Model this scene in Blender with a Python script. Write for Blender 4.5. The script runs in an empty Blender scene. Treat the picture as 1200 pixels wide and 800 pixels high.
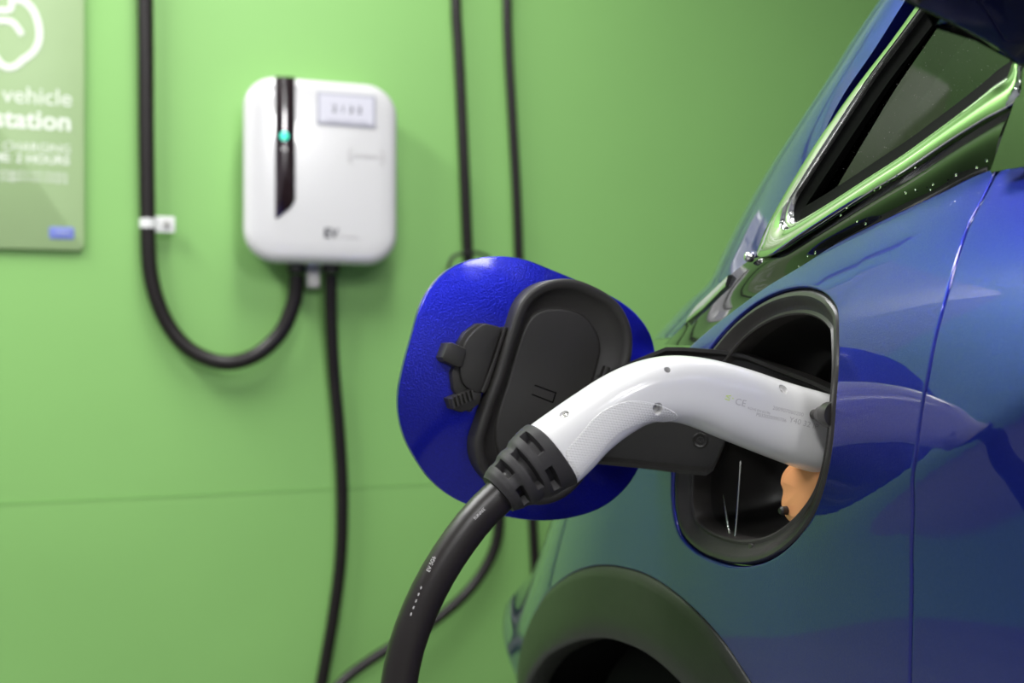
import bpy, math, random
import numpy as np
from mathutils import Vector, Matrix, geometry
from mathutils.bvhtree import BVHTree

# ---------------------------------------------------------------- camera, world, lights
SC = bpy.context.scene
COL = SC.collection
cam_d = bpy.data.cameras.new('camera'); cam = bpy.data.objects.new('camera', cam_d); COL.objects.link(cam)
cam.location = (0, 0, 0.93); cam.rotation_euler = (math.pi/2, 0, 0)
cam_d.sensor_width = 36; cam_d.lens = 39; cam_d.clip_start = 0.02
cam_d.dof.use_dof = True; cam_d.dof.focus_distance = 0.76; cam_d.dof.aperture_fstop = 5.6
SC.camera = cam
SC.view_settings.view_transform = 'Standard'; SC.view_settings.look = 'None'
SC.view_settings.exposure = 0.0; SC.view_settings.gamma = 1; SC.view_settings.use_curve_mapping = False
world = bpy.data.worlds.new('world'); SC.world = world; world.use_nodes = True
world.node_tree.nodes['Background'].inputs[0].default_value = (.85, .9, 1, 1)
world.node_tree.nodes['Background'].inputs[1].default_value = 0.10
def area_light(name, loc, size, energy, color=(1, 1, 1), rot=(0, 0, 0)):
    l = bpy.data.lights.new(name, 'AREA'); l.shape = 'RECTANGLE'; l.size, l.size_y = size
    l.energy = energy; l.color = color
    o = bpy.data.objects.new(name, l); COL.objects.link(o); o.location = loc; o.rotation_euler = rot
    return o
area_light('ceiling_lamp', (-1.55, 1.15, 2.62), (0.35, 1.5), 66, rot=(0, 0, math.radians(20)))
area_light('ceiling_lamp', (-0.1, 1.45, 2.62), (0.30, 1.3), 34, rot=(0, 0, math.radians(20)))
area_light('ceiling_lamp', (-0.4, -1.8, 2.62), (0.35, 1.5), 60, rot=(0, 0, math.radians(20)))
area_light('ceiling_lamp', (-2.9, 0.3, 2.62), (0.35, 1.5), 50, rot=(0, 0, math.radians(20)))
area_light('ceiling_lamp', (1.0, -1.1, 2.62), (0.35, 1.5), 50, rot=(0, 0, math.radians(20)))
area_light('wall_lamp', (1.8, -2.0, 2.34), (0.34, 0.16), 15, rot=(math.radians(80), 0, math.radians(29)))
# added fill, behind and left of the camera, to brighten the lower wall
area_light('low_fill_light', (-1.9, -3.6, 1.1), (2.6, 1.9), 90, (1, .99, .97), rot=(math.radians(90), 0, math.radians(-18)))

# ---------------------------------------------------------------- frames and surfaces
F=1300.0; HZ=0.93
U=(-math.sin(math.radians(20)), math.cos(math.radians(20)))
NN=(-math.cos(math.radians(20)), -math.sin(math.radians(20)))
P0=(0.175,0.80)
def W(s,n,z): return (P0[0]+s*U[0]+n*NN[0], P0[1]+s*U[1]+n*NN[1], HZ+z)
def ray(px,py): return ((px-600)/F,1.0,(400-py)/F)
def car(x,y,z):
    a,b=x-P0[0],y-P0[1]
    return a*U[0]+b*U[1], a*NN[0]+b*NN[1], z-HZ
def lerp(a,b,t): return a+(b-a)*t
def sst(a,b,x):
    t=min(1,max(0,(x-a)/(b-a))); return t*t*(3-2*t)
ZB=[(-1.2,.105),(-.4,.098),(-.23,.0875),(-.086,.070),(.0,.052),(.114,.028),(.27,-.01),(.5,-.06),(.8,-.15),(1.1,-.3)]
def zb(s):
    for (a,b),(c,d) in zip(ZB,ZB[1:]):
        if s<=c: return lerp(b,d,max(0,(s-a)/(c-a)))
    return ZB[-1][1]
def zbs(s): return sum(zb(s+d) for d in (-.08,-.04,0,.04,.08))/5
AC=(.198,-.651); AR=.45
def S(s,z):
    w=min(1,max(0,(z+.45)/.45)); k=.32+.85*w; s0=.40-.26*w
    q=-k*max(0,s-s0)**2
    t=zbs(s)-z
    sh=-.035*max(0,1-t/.12)**2 if t<.12 else 0
    if t<0: sh=-.035+.5833*t
    low=-.5*min(0,z+.14)**2
    d=z-(-.083+(-.16-s)*.5); r=math.sqrt(d*d+.008**2)
    crease=.013*math.exp(-r/lerp(.035,.06,sst(-.03,.03,d)))*sst(.0,.24,-s)
    return q+sh+low+crease
def G(s,z):
    b=zbs(s)
    return -.034-.2*(z-b)-.5*max(0,s)**2
def hit(px,py,f,t0=.35,t1=2.4,miss=True):
    d=ray(px,py); prev=None; best=(9,None); st=.004; t=t0
    def g(t):
        s,n,z=car(d[0]*t,t,HZ+d[2]*t); return n-f(s,z)
    while t<t1:
        v=g(t)
        if v<best[0]: best=(v,t)
        if v<0: break
        t+=st
    else:
        if not miss: return None
        t=best[1]; s,n,z=car(d[0]*t,t,HZ+d[2]*t); return (s,n,z,best[0])
    a,b=t-st,t
    for _ in range(30):
        m=(a+b)/2
        if g(m)<0: b=m
        else: a=m
    s,n,z=car(d[0]*a,a,HZ+d[2]*a); return (s,n,z,0.0)
def sil(py,f,x0=400,x1=1100):
    for x in range(x0,x1,3):
        if hit(x,py,f,miss=False): return x
def proj(s,n,z):
    x,y,zz=W(s,n,z); return 600+F*x/y, 400-F*(zz-HZ)/y
# ---------------------------------------------------------------- helpers
def cr(pts, n, closed=False):
    """Catmull-Rom resample to n points, even arc length"""
    P = [tuple(map(float, p)) for p in pts]; m = len(P); out = []
    segs = m if closed else m-1
    g = (lambda i: P[i % m]) if closed else (lambda i: P[max(0, min(m-1, i))])
    for i in range(segs):
        a, b, c, d = g(i-1), g(i), g(i+1), g(i+2)
        for k in range(12):
            t = k/12
            out.append(tuple(.5*(2*b[j]+(c[j]-a[j])*t+(2*a[j]-5*b[j]+4*c[j]-d[j])*t*t+(3*b[j]-a[j]-3*c[j]+d[j])*t**3) for j in range(len(b))))
    if not closed: out.append(P[-1])
    return resample(out, n, closed)
def resample(pts, n, closed=False):
    A = np.array(pts, float)
    if closed: A = np.vstack([A, A[:1]])
    d = np.r_[0, np.cumsum(np.linalg.norm(np.diff(A, axis=0), axis=1))]
    t = np.linspace(0, d[-1], n, endpoint=not closed)
    return [tuple(float(np.interp(x, d, A[:, j])) for j in range(A.shape[1])) for x in t]
def tag(o, label=None, cat=None, group=None, kind=None):
    if label: o['label'] = label
    if cat: o['category'] = cat
    if group: o['group'] = group
    if kind: o['kind'] = kind
    return o
def empty(name, loc):
    o = bpy.data.objects.new(name, None); COL.objects.link(o); o.location = loc; o.empty_display_size = .05
    return o
def world_loc(o):
    v = Vector(o.location)
    while o.parent: o = o.parent; v += Vector(o.location)
    return v
def mk(name, V, Fc, mat, parent=None, smooth=True, normals=None, sharp=None):
    me = bpy.data.meshes.new(name)
    off = world_loc(parent) if parent else Vector((0, 0, 0))
    V = [Vector(v) for v in V]
    org = sum(V, Vector((0, 0, 0)))/len(V)
    if parent is None or True:
        me.from_pydata([v-org for v in V], [], Fc)
    me.update()
    o = bpy.data.objects.new(name, me); COL.objects.link(o)
    if parent: o.parent = parent
    o.location = org-off
    me.materials.append(mat)
    me.polygons.foreach_set('use_smooth', [smooth]*len(me.polygons))
    if sharp is not None: me.set_sharp_from_angle(angle=math.radians(sharp))
    if normals is not None: me.normals_split_custom_set_from_vertices([tuple(n) for n in normals])
    me.update()
    return o
def fixn(o):
    import bmesh
    bm = bmesh.new(); bm.from_mesh(o.data); bmesh.ops.recalc_face_normals(bm, faces=bm.faces); bm.to_mesh(o.data); bm.free(); o.data.update()
class MB:
    """collects shapes into one mesh"""
    def __init__(s): s.v = []; s.f = []
    def add(s, V, Fc):
        b = len(s.v); s.v += [tuple(v) for v in V]; s.f += [tuple(i+b for i in f) for f in Fc]; return s
    def loft(s, loops, closed=True, cap0=False, cap1=False):
        n = len(loops[0]); V = [p for l in loops for p in l]; Fc = []
        for i in range(len(loops)-1):
            for k in range(n if closed else n-1):
                a = i*n+k; b = i*n+(k+1) % n
                Fc.append((a, b, b+n, a+n))
        def cap(l, base, rev):
            c = tuple(np.mean(np.array(l), axis=0)); V.append(c); ci = len(V)-1
            for k in range(n):
                f = (base+k, base+(k+1) % n, ci); Fc.append(f[::-1] if not rev else f)
        if cap0: cap(loops[0], 0, False)
        if cap1: cap(loops[-1], (len(loops)-1)*n, True)
        return s.add(V, Fc)
    def tube(s, pts, rad, seg=16, caps=True):
        P = [Vector(p) for p in pts]; n = len(P)
        R = rad if isinstance(rad, (list, tuple)) else [rad]*n
        up = None; loops = []
        for i in range(n):
            t = (P[min(n-1, i+1)]-P[max(0, i-1)]).normalized()
            if up is None: up = t.orthogonal().normalized()
            up = (up-t*up.dot(t)).normalized(); w = t.cross(up)
            loops.append([tuple(P[i]+R[i]*(math.cos(a)*up+math.sin(a)*w)) for a in (2*math.pi*k/seg for k in range(seg))])
        return s.loft(loops, True, caps, caps)
    def box(s, c, ax, h, r=0.0):
        """box with centre c, three axes, half sizes h, bevel r"""
        c = Vector(tuple(float(q) for q in c)); A = [Vector(tuple(a)).normalized() for a in ax]; h = [float(q) for q in h]
        loops = []
        prof = [(-1, r), (-1, 0), (1, 0), (1, r)] if r else [(-1, 0), (1, 0)]
        for k, (sg, ins) in enumerate(prof):
            z = sg*h[2]
            if r and k in (1, 2): z = sg*(h[2]-r)
            loops.append([tuple(c+A[0]*float(x)+A[1]*float(y)+A[2]*float(z)) for x, y in rrect(h[0]-ins, h[1]-ins, max(r, 1e-4) if r else 0, 3)])
        return s.loft(loops, True, True, True)
    def build(s, name, mat, parent=None, smooth=True, sharp=35):
        return mk(name, s.v, s.f, mat, parent, smooth, None, sharp)
def rrect(hx, hy, r, seg=6):
    if r <= 0: return [(-hx, -hy), (hx, -hy), (hx, hy), (-hx, hy)]
    out = []
    for cx, cy, a0 in ((hx-r, -hy+r, -90), (hx-r, hy-r, 0), (-hx+r, hy-r, 90), (-hx+r, -hy+r, 180)):
        for k in range(seg+1):
            a = math.radians(a0+90*k/seg); out.append((cx+r*math.cos(a), cy+r*math.sin(a)))
    return out
def inpoly(P, X, Y):
    P = np.array(P); x0, y0 = P[:, 0], P[:, 1]; x1, y1 = np.roll(x0, -1), np.roll(y0, -1)
    ins = np.zeros(len(X), bool)
    for a, b, c, d in zip(x0, y0, x1, y1):
        if b == d: continue
        ins ^= ((b > Y) != (d > Y)) & (X < (c-a)*(Y-b)/(d-b)+a)
    return ins
def edist(P, X, Y):
    P = np.array(P); best = np.full(len(X), 1e9)
    for (a, b), (c, d) in zip(P, np.roll(P, -1, axis=0)):
        L = (c-a)**2+(d-b)**2+1e-18; t = np.clip(((X-a)*(c-a)+(Y-b)*(d-b))/L, 0, 1)
        best = np.minimum(best, np.hypot(X-a-t*(c-a), Y-b-t*(d-b)))
    return best
def area(P):
    P = np.array(P); return .5*np.sum(P[:, 0]*np.roll(P[:, 1], -1)-np.roll(P[:, 0], -1)*P[:, 1])
def outdirs(P, sign):
    A = np.array(P); t = np.roll(A, -1, 0)-np.roll(A, 1, 0); t /= np.linalg.norm(t, axis=1)[:, None]+1e-12
    return np.stack([t[:, 1], -t[:, 0]], 1)*(1 if area(P) > 0 else -1)*sign
def panel(name, poly, holes, M, step, mat, parent, r=.0015, rp=None, flange=.01, cust=True, h=1e-3, fhole=None, addflange=True, rhole=None):
    """sheet over the 2-D outline poly (with holes) mapped to space by M(a, b, off), with a rolled edge"""
    rp = r if rp is None else rp
    A = np.array(poly); x0, y0 = A.min(0); x1, y1 = A.max(0)
    gx, gy = np.meshgrid(np.arange(x0, x1, step), np.arange(y0, y1, step)); gx[1::2] += step/2
    X, Y = gx.ravel(), gy.ravel(); k = inpoly(poly, X, Y) & (edist(poly, X, Y) > step*.45)
    for q in holes: k &= ~inpoly(q, X, Y) & (edist(q, X, Y) > step*.45)
    pts = []; edges = []; loops = []
    for q in [poly]+list(holes):
        b = len(pts); pts += [tuple(p) for p in q]; n = len(q); edges += [(b+i, b+(i+1) % n) for i in range(n)]; loops.append((b, n))
    pts += list(zip(X[k], Y[k]))
    v2, e2, f2, *_ = geometry.delaunay_2d_cdt([Vector(p) for p in pts], edges, [], 0, 1e-9)
    v2 = [tuple(v) for v in v2]; C = np.array([[sum(v2[i][0] for i in f)/3, sum(v2[i][1] for i in f)/3] for f in f2])
    kk = inpoly(poly, C[:, 0], C[:, 1])
    for q in holes: kk &= ~inpoly(q, C[:, 0], C[:, 1])
    def nrm(a, b):
        return (Vector(M(a+h, b, 0))-Vector(M(a-h, b, 0))).cross(Vector(M(a, b+h, 0))-Vector(M(a, b-h, 0))).normalized()
    c0 = v2[len(v2)//2]; o0 = Vector(M(*c0, 1e-3))-Vector(M(*c0, 0)); sg = 1 if nrm(*c0).dot(o0) > 0 else -1
    V = [M(a, b, 0) for a, b in v2]; N = [nrm(a, b)*sg for a, b in v2] if cust else None
    Fc = [tuple(f) if sg > 0 else tuple(f)[::-1] for f, q in zip(f2, kk) if q]
    # orientation fix: delaunay faces are ccw in the plane
    if addflange:
        for li, (b, n) in enumerate(loops):
            q = ([poly]+list(holes))[li]; od = outdirs(q, 1 if li == 0 else -1)
            fl = flange if (li == 0 or fhole is None) else fhole
            base = len(V); r_ = r if li == 0 else rhole or r; q_ = rp if li == 0 else rhole or rp; rings = [(0, 0), (.35*q_, -.08*r_), (.7*q_, -.3*r_), (q_, -r_), (q_, -r_-.0005), (q_, -fl)]
            for a, d in rings:
                for i in range(n):
                    s_, z_ = q[i][0]+od[i][0]*a, q[i][1]+od[i][1]*a; V.append(M(s_, z_, d))
                    if cust:
                        n0 = nrm(*q[i])*sg; o = (Vector(M(s_+od[i][0]*h, z_+od[i][1]*h, d))-Vector(M(s_, z_, d))).normalized()
                        w = (a/q_)**2*.9 if a < q_ else 1
                        N.append((n0*(1-w)+o*w).normalized())
            ccw = (area(q) > 0) == (li == 0)
            for j in range(len(rings)-1):
                for i in range(n):
                    p0 = base+j*n+i; p1 = base+j*n+(i+1) % n; f = (p0, p0+n, p1+n, p1)
                    if (not ccw) != (sg < 0): f = f[::-1]
                    Fc.append(f)
    return mk(name, V, Fc, mat, parent, True, N)
def CW(p): return W(*p)
def SM(off0=0.0): return lambda s, z, off=0: W(s, S(s, z)+off0+off, z)
def GM(off0=0.0): return lambda s, z, off=0: W(s, G(s, z)+off0+off, z)
def hS(px, py, off=0): s, n, z, _ = hit(px, py, lambda a, b: S(a, b)+off); return (s, z)
def hG(px, py, off=0): s, n, z, _ = hit(px, py, lambda a, b: G(a, b)+off); return (s, z)
# wall frame: wall plane y = YW + x*tan20
TW = math.tan(math.radians(20)); YW = 2.66
WD = (math.cos(math.radians(20)), math.sin(math.radians(20))); WM = (math.sin(math.radians(20)), -math.cos(math.radians(20)))
def wa(px, py, off=0.0):
    """pixel -> (a along wall, z) on the plane `off` in front of the wall"""
    d = ray(px, py); k = (YW*WD[0]-off)/(d[1]*WD[0]-d[0]*WD[1]); x, y = d[0]*k, d[1]*k
    return (x*WD[0]+(y-YW)*WD[1], HZ+d[2]*k)
def wp(a, z, off=0.0): return (a*WD[0]+off*WM[0], YW+a*WD[1]+off*WM[1], z)
def wpx(px, py, off=0.0): return wp(*wa(px, py, off), off)
def onplane_s(px, py, s0):
    """pixel -> (n, z) on the cross plane s = s0"""
    d = ray(px, py); k = (s0+P0[0]*U[0]+P0[1]*U[1])/(d[0]*U[0]+d[1]*U[1])
    s, n, z = car(d[0]*k, d[1]*k, HZ+d[2]*k); return (n, z)

# ---------------------------------------------------------------- materials
def mat(name, col, rough=.5, metal=0, coat=0, coat_r=.03, spec=.5, noise=None, bump=None, emit=None, trans=0, ior=1.5):
    m = bpy.data.materials.new(name); m.use_nodes = True; nt = m.node_tree; p = nt.nodes['Principled BSDF']
    p.inputs['Base Color'].default_value = (*col, 1); p.inputs['Roughness'].default_value = rough; p.inputs['Metallic'].default_value = metal
    p.inputs['Coat Weight'].default_value = coat; p.inputs['Coat Roughness'].default_value = coat_r; p.inputs['Specular IOR Level'].default_value = spec
    p.inputs['Transmission Weight'].default_value = trans; p.inputs['IOR'].default_value = ior
    tc = nt.nodes.new('ShaderNodeTexCoord')
    if noise:
        sc, amt = noise; n = nt.nodes.new('ShaderNodeTexNoise'); n.inputs['Scale'].default_value = sc; n.inputs['Detail'].default_value = 4
        nt.links.new(tc.outputs['Object'], n.inputs['Vector'])
        mx = nt.nodes.new('ShaderNodeMix'); mx.data_type = 'RGBA'
        mx.inputs[6].default_value = (*[c*(1-amt) for c in col], 1); mx.inputs[7].default_value = (*[min(1, c*(1+amt)) for c in col], 1)
        nt.links.new(n.outputs['Fac'], mx.inputs[0]); nt.links.new(mx.outputs[2], p.inputs['Base Color'])
    if bump:
        sc, st, dist = bump; n = nt.nodes.new('ShaderNodeTexNoise'); n.inputs['Scale'].default_value = sc; n.inputs['Detail'].default_value = 3
        nt.links.new(tc.outputs['Object'], n.inputs['Vector']); b = nt.nodes.new('ShaderNodeBump')
        b.inputs['Strength'].default_value = st; b.inputs['Distance'].default_value = dist
        nt.links.new(n.outputs['Fac'], b.inputs['Height']); nt.links.new(b.outputs[0], p.inputs['Normal'])
    if emit:
        p.inputs['Emission Color'].default_value = (*emit[0], 1); p.inputs['Emission Strength'].default_value = emit[1]
    return m
M_paint = mat('blue_metallic_paint', (.007, .016, .30), .30, .85, 1, .012, noise=(900, .35), bump=(1400, .6, .0005)); M_paint.node_tree.nodes['Principled BSDF'].inputs['Coat IOR'].default_value = 1.62
M_paint_in = mat('blue_metallic_paint_inner_face', (.006, .011, .40), .30, .8, .7, .10, noise=(900, .4), bump=(700, .9, .0005))
M_wall = mat('green_wall_paint', (.25, .50, .150), .42, spec=.3, noise=(3, .035), bump=(60, .12, .002))
M_floor = mat('concrete', (.16, .16, .155), .5, noise=(6, .2), bump=(40, .2, .003))
M_ceil = mat('ceiling_paint', (.55, .55, .56), .8, noise=(5, .05))
M_plaster = mat('grey_plaster', (.24, .24, .29), .7, noise=(4, .08))
M_white = mat('white_plastic', (.80, .79, .78), .22, coat=.3, coat_r=.1, noise=(30, .01))
M_box = mat('wallbox_white_plastic', (.66, .65, .65), .2, coat=.6, coat_r=.06, noise=(30, .01))
M_black = mat('black_plastic', (.013, .012, .011), .42, noise=(80, .2), bump=(900, .25, .0003))
M_liner = mat('charcoal_plastic', (.022, .020, .018), .5, noise=(40, .2), bump=(700, .3, .0003))
M_rubber = mat('grey_rubber', (.035, .032, .030), .38, noise=(60, .25), bump=(300, .3, .0004))
M_gloss = mat('gloss_black_trim', (.006, .007, .006), .05, spec=.55, noise=(10, .1))
M_chrome = mat('satin_chrome', (.70, .71, .69), .05, 1, noise=(10, .02))
M_bead = mat('brushed_chrome', (.75, .74, .74), .22, 1, noise=(200, .15), bump=(400, .3, .0004))
M_cable = mat('black_cable_sheath', (.016, .013, .012), .36, noise=(40, .2), bump=(250, .2, .0003), spec=.4)
M_wcable = mat('black_rubber_hose', (.012, .009, .009), .36, noise=(40, .2), spec=.35)
M_boot = mat('dark_grey_rubber_boot', (.030, .028, .029), .55, noise=(50, .15), bump=(500, .2, .0003), spec=.3)
M_orange = mat('orange_plastic', (.80, .36, .15), .4, noise=(40, .05))
M_clad = mat('cladding_plastic', (.020, .021, .017), .36, noise=(60, .25), bump=(600, .3, .0003), spec=.28)
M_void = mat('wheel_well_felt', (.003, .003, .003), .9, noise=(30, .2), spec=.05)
M_tyre = mat('tyre_rubber', (.006, .006, .006), .9, noise=(30, .2), spec=.1)
M_steel = mat('steel_screw', (.5, .49, .46), .3, 1, noise=(100, .1))
M_text = mat('grey_print', (.50, .48, .48), .5, noise=(30, .05))
M_textd = mat('dark_print', (.04, .04, .05), .5, noise=(30, .05))
M_textg = mat('green_sticker_print', (.62, .78, .20), .5, noise=(30, .05))
M_screen = mat('label_lilac', (.62, .61, .68), .35, noise=(20, .02))
M_lblb = mat('label_border', (.36, .36, .42), .4, noise=(20, .05))
M_strip = mat('display_strip_black', (.02, .012, .014), .12, coat=.6, coat_r=.03, noise=(30, .3))
M_led = mat('teal_indicator', (.02, .5, .4), .3, noise=(20, .05), emit=((.10, .9, .6), 1.0))
M_signtxt = mat('sign_white_print', (.76, .79, .71), .5, noise=(20, .02))
M_sign = mat('pale_green_sign', (.33, .465, .225), .35, noise=(8, .05), bump=(20, .05, .001))
M_signlogo = mat('sign_logo_blue', (.16, .20, .55), .4, noise=(100, .2))
M_drop = mat('water', (1, 1, 1), .0, trans=1, ior=1.33, noise=(20, .0))
M_wrub = mat('window_rubber', (.003, .003, .003), .6, noise=(60, .2), spec=.06)
M_dash = mat('dashboard_plastic', (.004, .004, .004), .85, noise=(60, .2))
M_clip = mat('white_clip', (.75, .75, .74), .3, noise=(100, .1))
def glass(name, tint, rough=0):
    """thin pane: tinted see-through mixed with a mirror reflection by Fresnel"""
    m = bpy.data.materials.new(name); m.use_nodes = True; nt = m.node_tree
    for n in list(nt.nodes):
        if n.type != 'OUTPUT_MATERIAL': nt.nodes.remove(n)
    out = nt.nodes['Material Output']; t = nt.nodes.new('ShaderNodeBsdfTransparent'); g = nt.nodes.new('ShaderNodeBsdfGlossy')
    nz = nt.nodes.new('ShaderNodeTexNoise'); nz.inputs['Scale'].default_value = 900; nz.inputs['Detail'].default_value = 1
    tc = nt.nodes.new('ShaderNodeTexCoord'); nt.links.new(tc.outputs['Object'], nz.inputs['Vector'])
    g.inputs['Roughness'].default_value = rough; t.inputs[0].default_value = (*tint, 1)
    cr_ = nt.nodes.new('ShaderNodeValToRGB'); cr_.color_ramp.elements[0].position = .74; cr_.color_ramp.elements[1].position = .78
    cr_.color_ramp.elements[0].color = (0, 0, 0, 1); cr_.color_ramp.elements[1].color = (.35, .35, .35, 1)
    nt.links.new(nz.outputs['Fac'], cr_.inputs[0])
    d = nt.nodes.new('ShaderNodeBsdfDiffuse'); d.inputs[0].default_value = (.5, .5, .5, 1)
    f = nt.nodes.new('ShaderNodeFresnel'); f.inputs[0].default_value = 1.38
    mx = nt.nodes.new('ShaderNodeMixShader'); nt.links.new(f.outputs[0], mx.inputs[0]); nt.links.new(t.outputs[0], mx.inputs[1]); nt.links.new(g.outputs[0], mx.inputs[2])
    m2 = nt.nodes.new('ShaderNodeMixShader'); nt.links.new(cr_.outputs[0], m2.inputs[0]); nt.links.new(mx.outputs[0], m2.inputs[1]); nt.links.new(d.outputs[0], m2.inputs[2])
    nt.links.new(m2.outputs[0], out.inputs[0]); return m
M_glass = glass('tinted_glass', (.07, .09, .07))
M_wind = glass('windscreen_glass', (.60, .70, .60))
M_grip = mat('white_knurled_plastic', (.78, .77, .75), .35)
def grip_nodes():
    nt = M_grip.node_tree; p = nt.nodes['Principled BSDF']; tc = nt.nodes.new('ShaderNodeTexCoord')
    hs = []
    for rot in (.5, -.5):
        mp = nt.nodes.new('ShaderNodeMapping'); mp.inputs['Rotation'].default_value = (0, rot+.35, math.radians(-20)); nt.links.new(tc.outputs['Object'], mp.inputs[0])
        w = nt.nodes.new('ShaderNodeTexWave'); w.inputs['Scale'].default_value = 190; w.bands_direction = 'Z'; nt.links.new(mp.outputs[0], w.inputs[0]); hs.append(w)
    a = nt.nodes.new('ShaderNodeMath'); a.operation = 'MULTIPLY'; nt.links.new(hs[0].outputs['Fac'], a.inputs[0]); nt.links.new(hs[1].outputs['Fac'], a.inputs[1])
    b = nt.nodes.new('ShaderNodeBump'); b.inputs['Strength'].default_value = .5; b.inputs['Distance'].default_value = .0006
    nt.links.new(a.outputs[0], b.inputs['Height']); nt.links.new(b.outputs[0], p.inputs['Normal'])
grip_nodes()

def text(name, body, M, m, parent, bold=0.0, extrude=0.0):
    """text as a mesh, mapped by M(x, y) with the line box scaled to x 0..1 wide, y in the same unit"""
    c = bpy.data.curves.new(name, 'FONT'); c.body = body; c.size = 1; c.offset = bold; c.resolution_u = 3
    o = bpy.data.objects.new(name, c); COL.objects.link(o); bpy.context.view_layer.update()
    me = bpy.data.meshes.new_from_object(o.evaluated_get(bpy.context.evaluated_depsgraph_get()))
    V = np.array([tuple(v.co) for v in me.vertices]); Fc = [tuple(p.vertices) for p in me.polygons]
    bpy.data.objects.remove(o); bpy.data.curves.remove(c); bpy.data.meshes.remove(me)
    x0 = V[:, 0].min(); w = V[:, 0].max()-x0
    return mk(name, [M((x-x0)/w, y/w) for x, y, _ in V], Fc, m, parent, False)

# ---------------------------------------------------------------- room
def quad(name, P, m, label=None):
    o = mk(name, P, [(0, 1, 2, 3)], m, None, False); tag(o, label, None, None, 'structure'); return o
def slab(name, a, b, m, label):
    x0, y0, z0 = a; x1, y1, z1 = b
    V = [(x, y, z) for z in (z0, z1) for y in (y0, y1) for x in (x0, x1)]
    o = mk(name, V, [(0, 2, 3, 1), (4, 5, 7, 6), (0, 1, 5, 4), (2, 6, 7, 3), (0, 4, 6, 2), (1, 3, 7, 5)], m, None, False)
    return tag(o, label, None, None, 'structure')
slab('floor', (-6, -5, -.1), (6, 7, 0), M_floor, 'grey concrete garage floor')
slab('ceiling', (-6, -5, 2.75), (6, 7, 2.85), M_ceil, 'pale grey garage ceiling')
def wallslab(name, a0, a1, off0, off1, m, label):
    V = [wp(a, z, o) for z in (0, 2.75) for o in (off0, off1) for a in (a0, a1)]
    return tag(mk(name, V, [(0, 2, 3, 1), (4, 5, 7, 6), (0, 1, 5, 4), (2, 6, 7, 3), (0, 4, 6, 2), (1, 3, 7, 5)], m, None, False), label, None, None, 'structure')
wallslab('wall_back', -5, 5, -.2, 0, M_wall, 'bright green painted garage wall behind the charger')
wallslab('wall_left', -3.6, -3.4, 0, 5.5, M_plaster, 'grey side wall of the garage')
wallslab('wall_front', -3.6, 5, 5.5, 5.7, M_plaster, 'grey wall behind the camera')
# faint horizontal joint in the wall paint
tr = MB(); zz = wa(150, 583)[1]
tr.box(wp(-1.4, zz, .0005), ((WD[0], WD[1], 0), (0, 0, 1), (WM[0], WM[1], 0)), (2.2, .0010, .0007))
tag(tr.build('trim_1', M_wall, None), 'faint horizontal joint line across the green wall', None, None, 'structure')

# ---------------------------------------------------------------- things on the wall
WX, WN = Vector((WD[0], WD[1], 0)), Vector((WM[0], WM[1], 0))
def prism(pts2, M, o0, o1, r=.0015, dome=0):
    """closed outline extruded from offset o0 to o1 with a rounded front edge"""
    mb = MB(); c = np.mean(np.array(pts2), axis=0)
    od = outdirs(pts2, 1)
    def lp(ins, off): return [M(p[0]-od[i][0]*ins, p[1]-od[i][1]*ins, off) for i, p in enumerate(pts2)]
    sg = 1 if o1 > o0 else -1
    loops = [lp(0, o0), lp(0, o1-sg*r), lp(.3*r, o1-.3*sg*r), lp(r, o1)]
    mb.loft(loops, True, True, True); return mb
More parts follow.
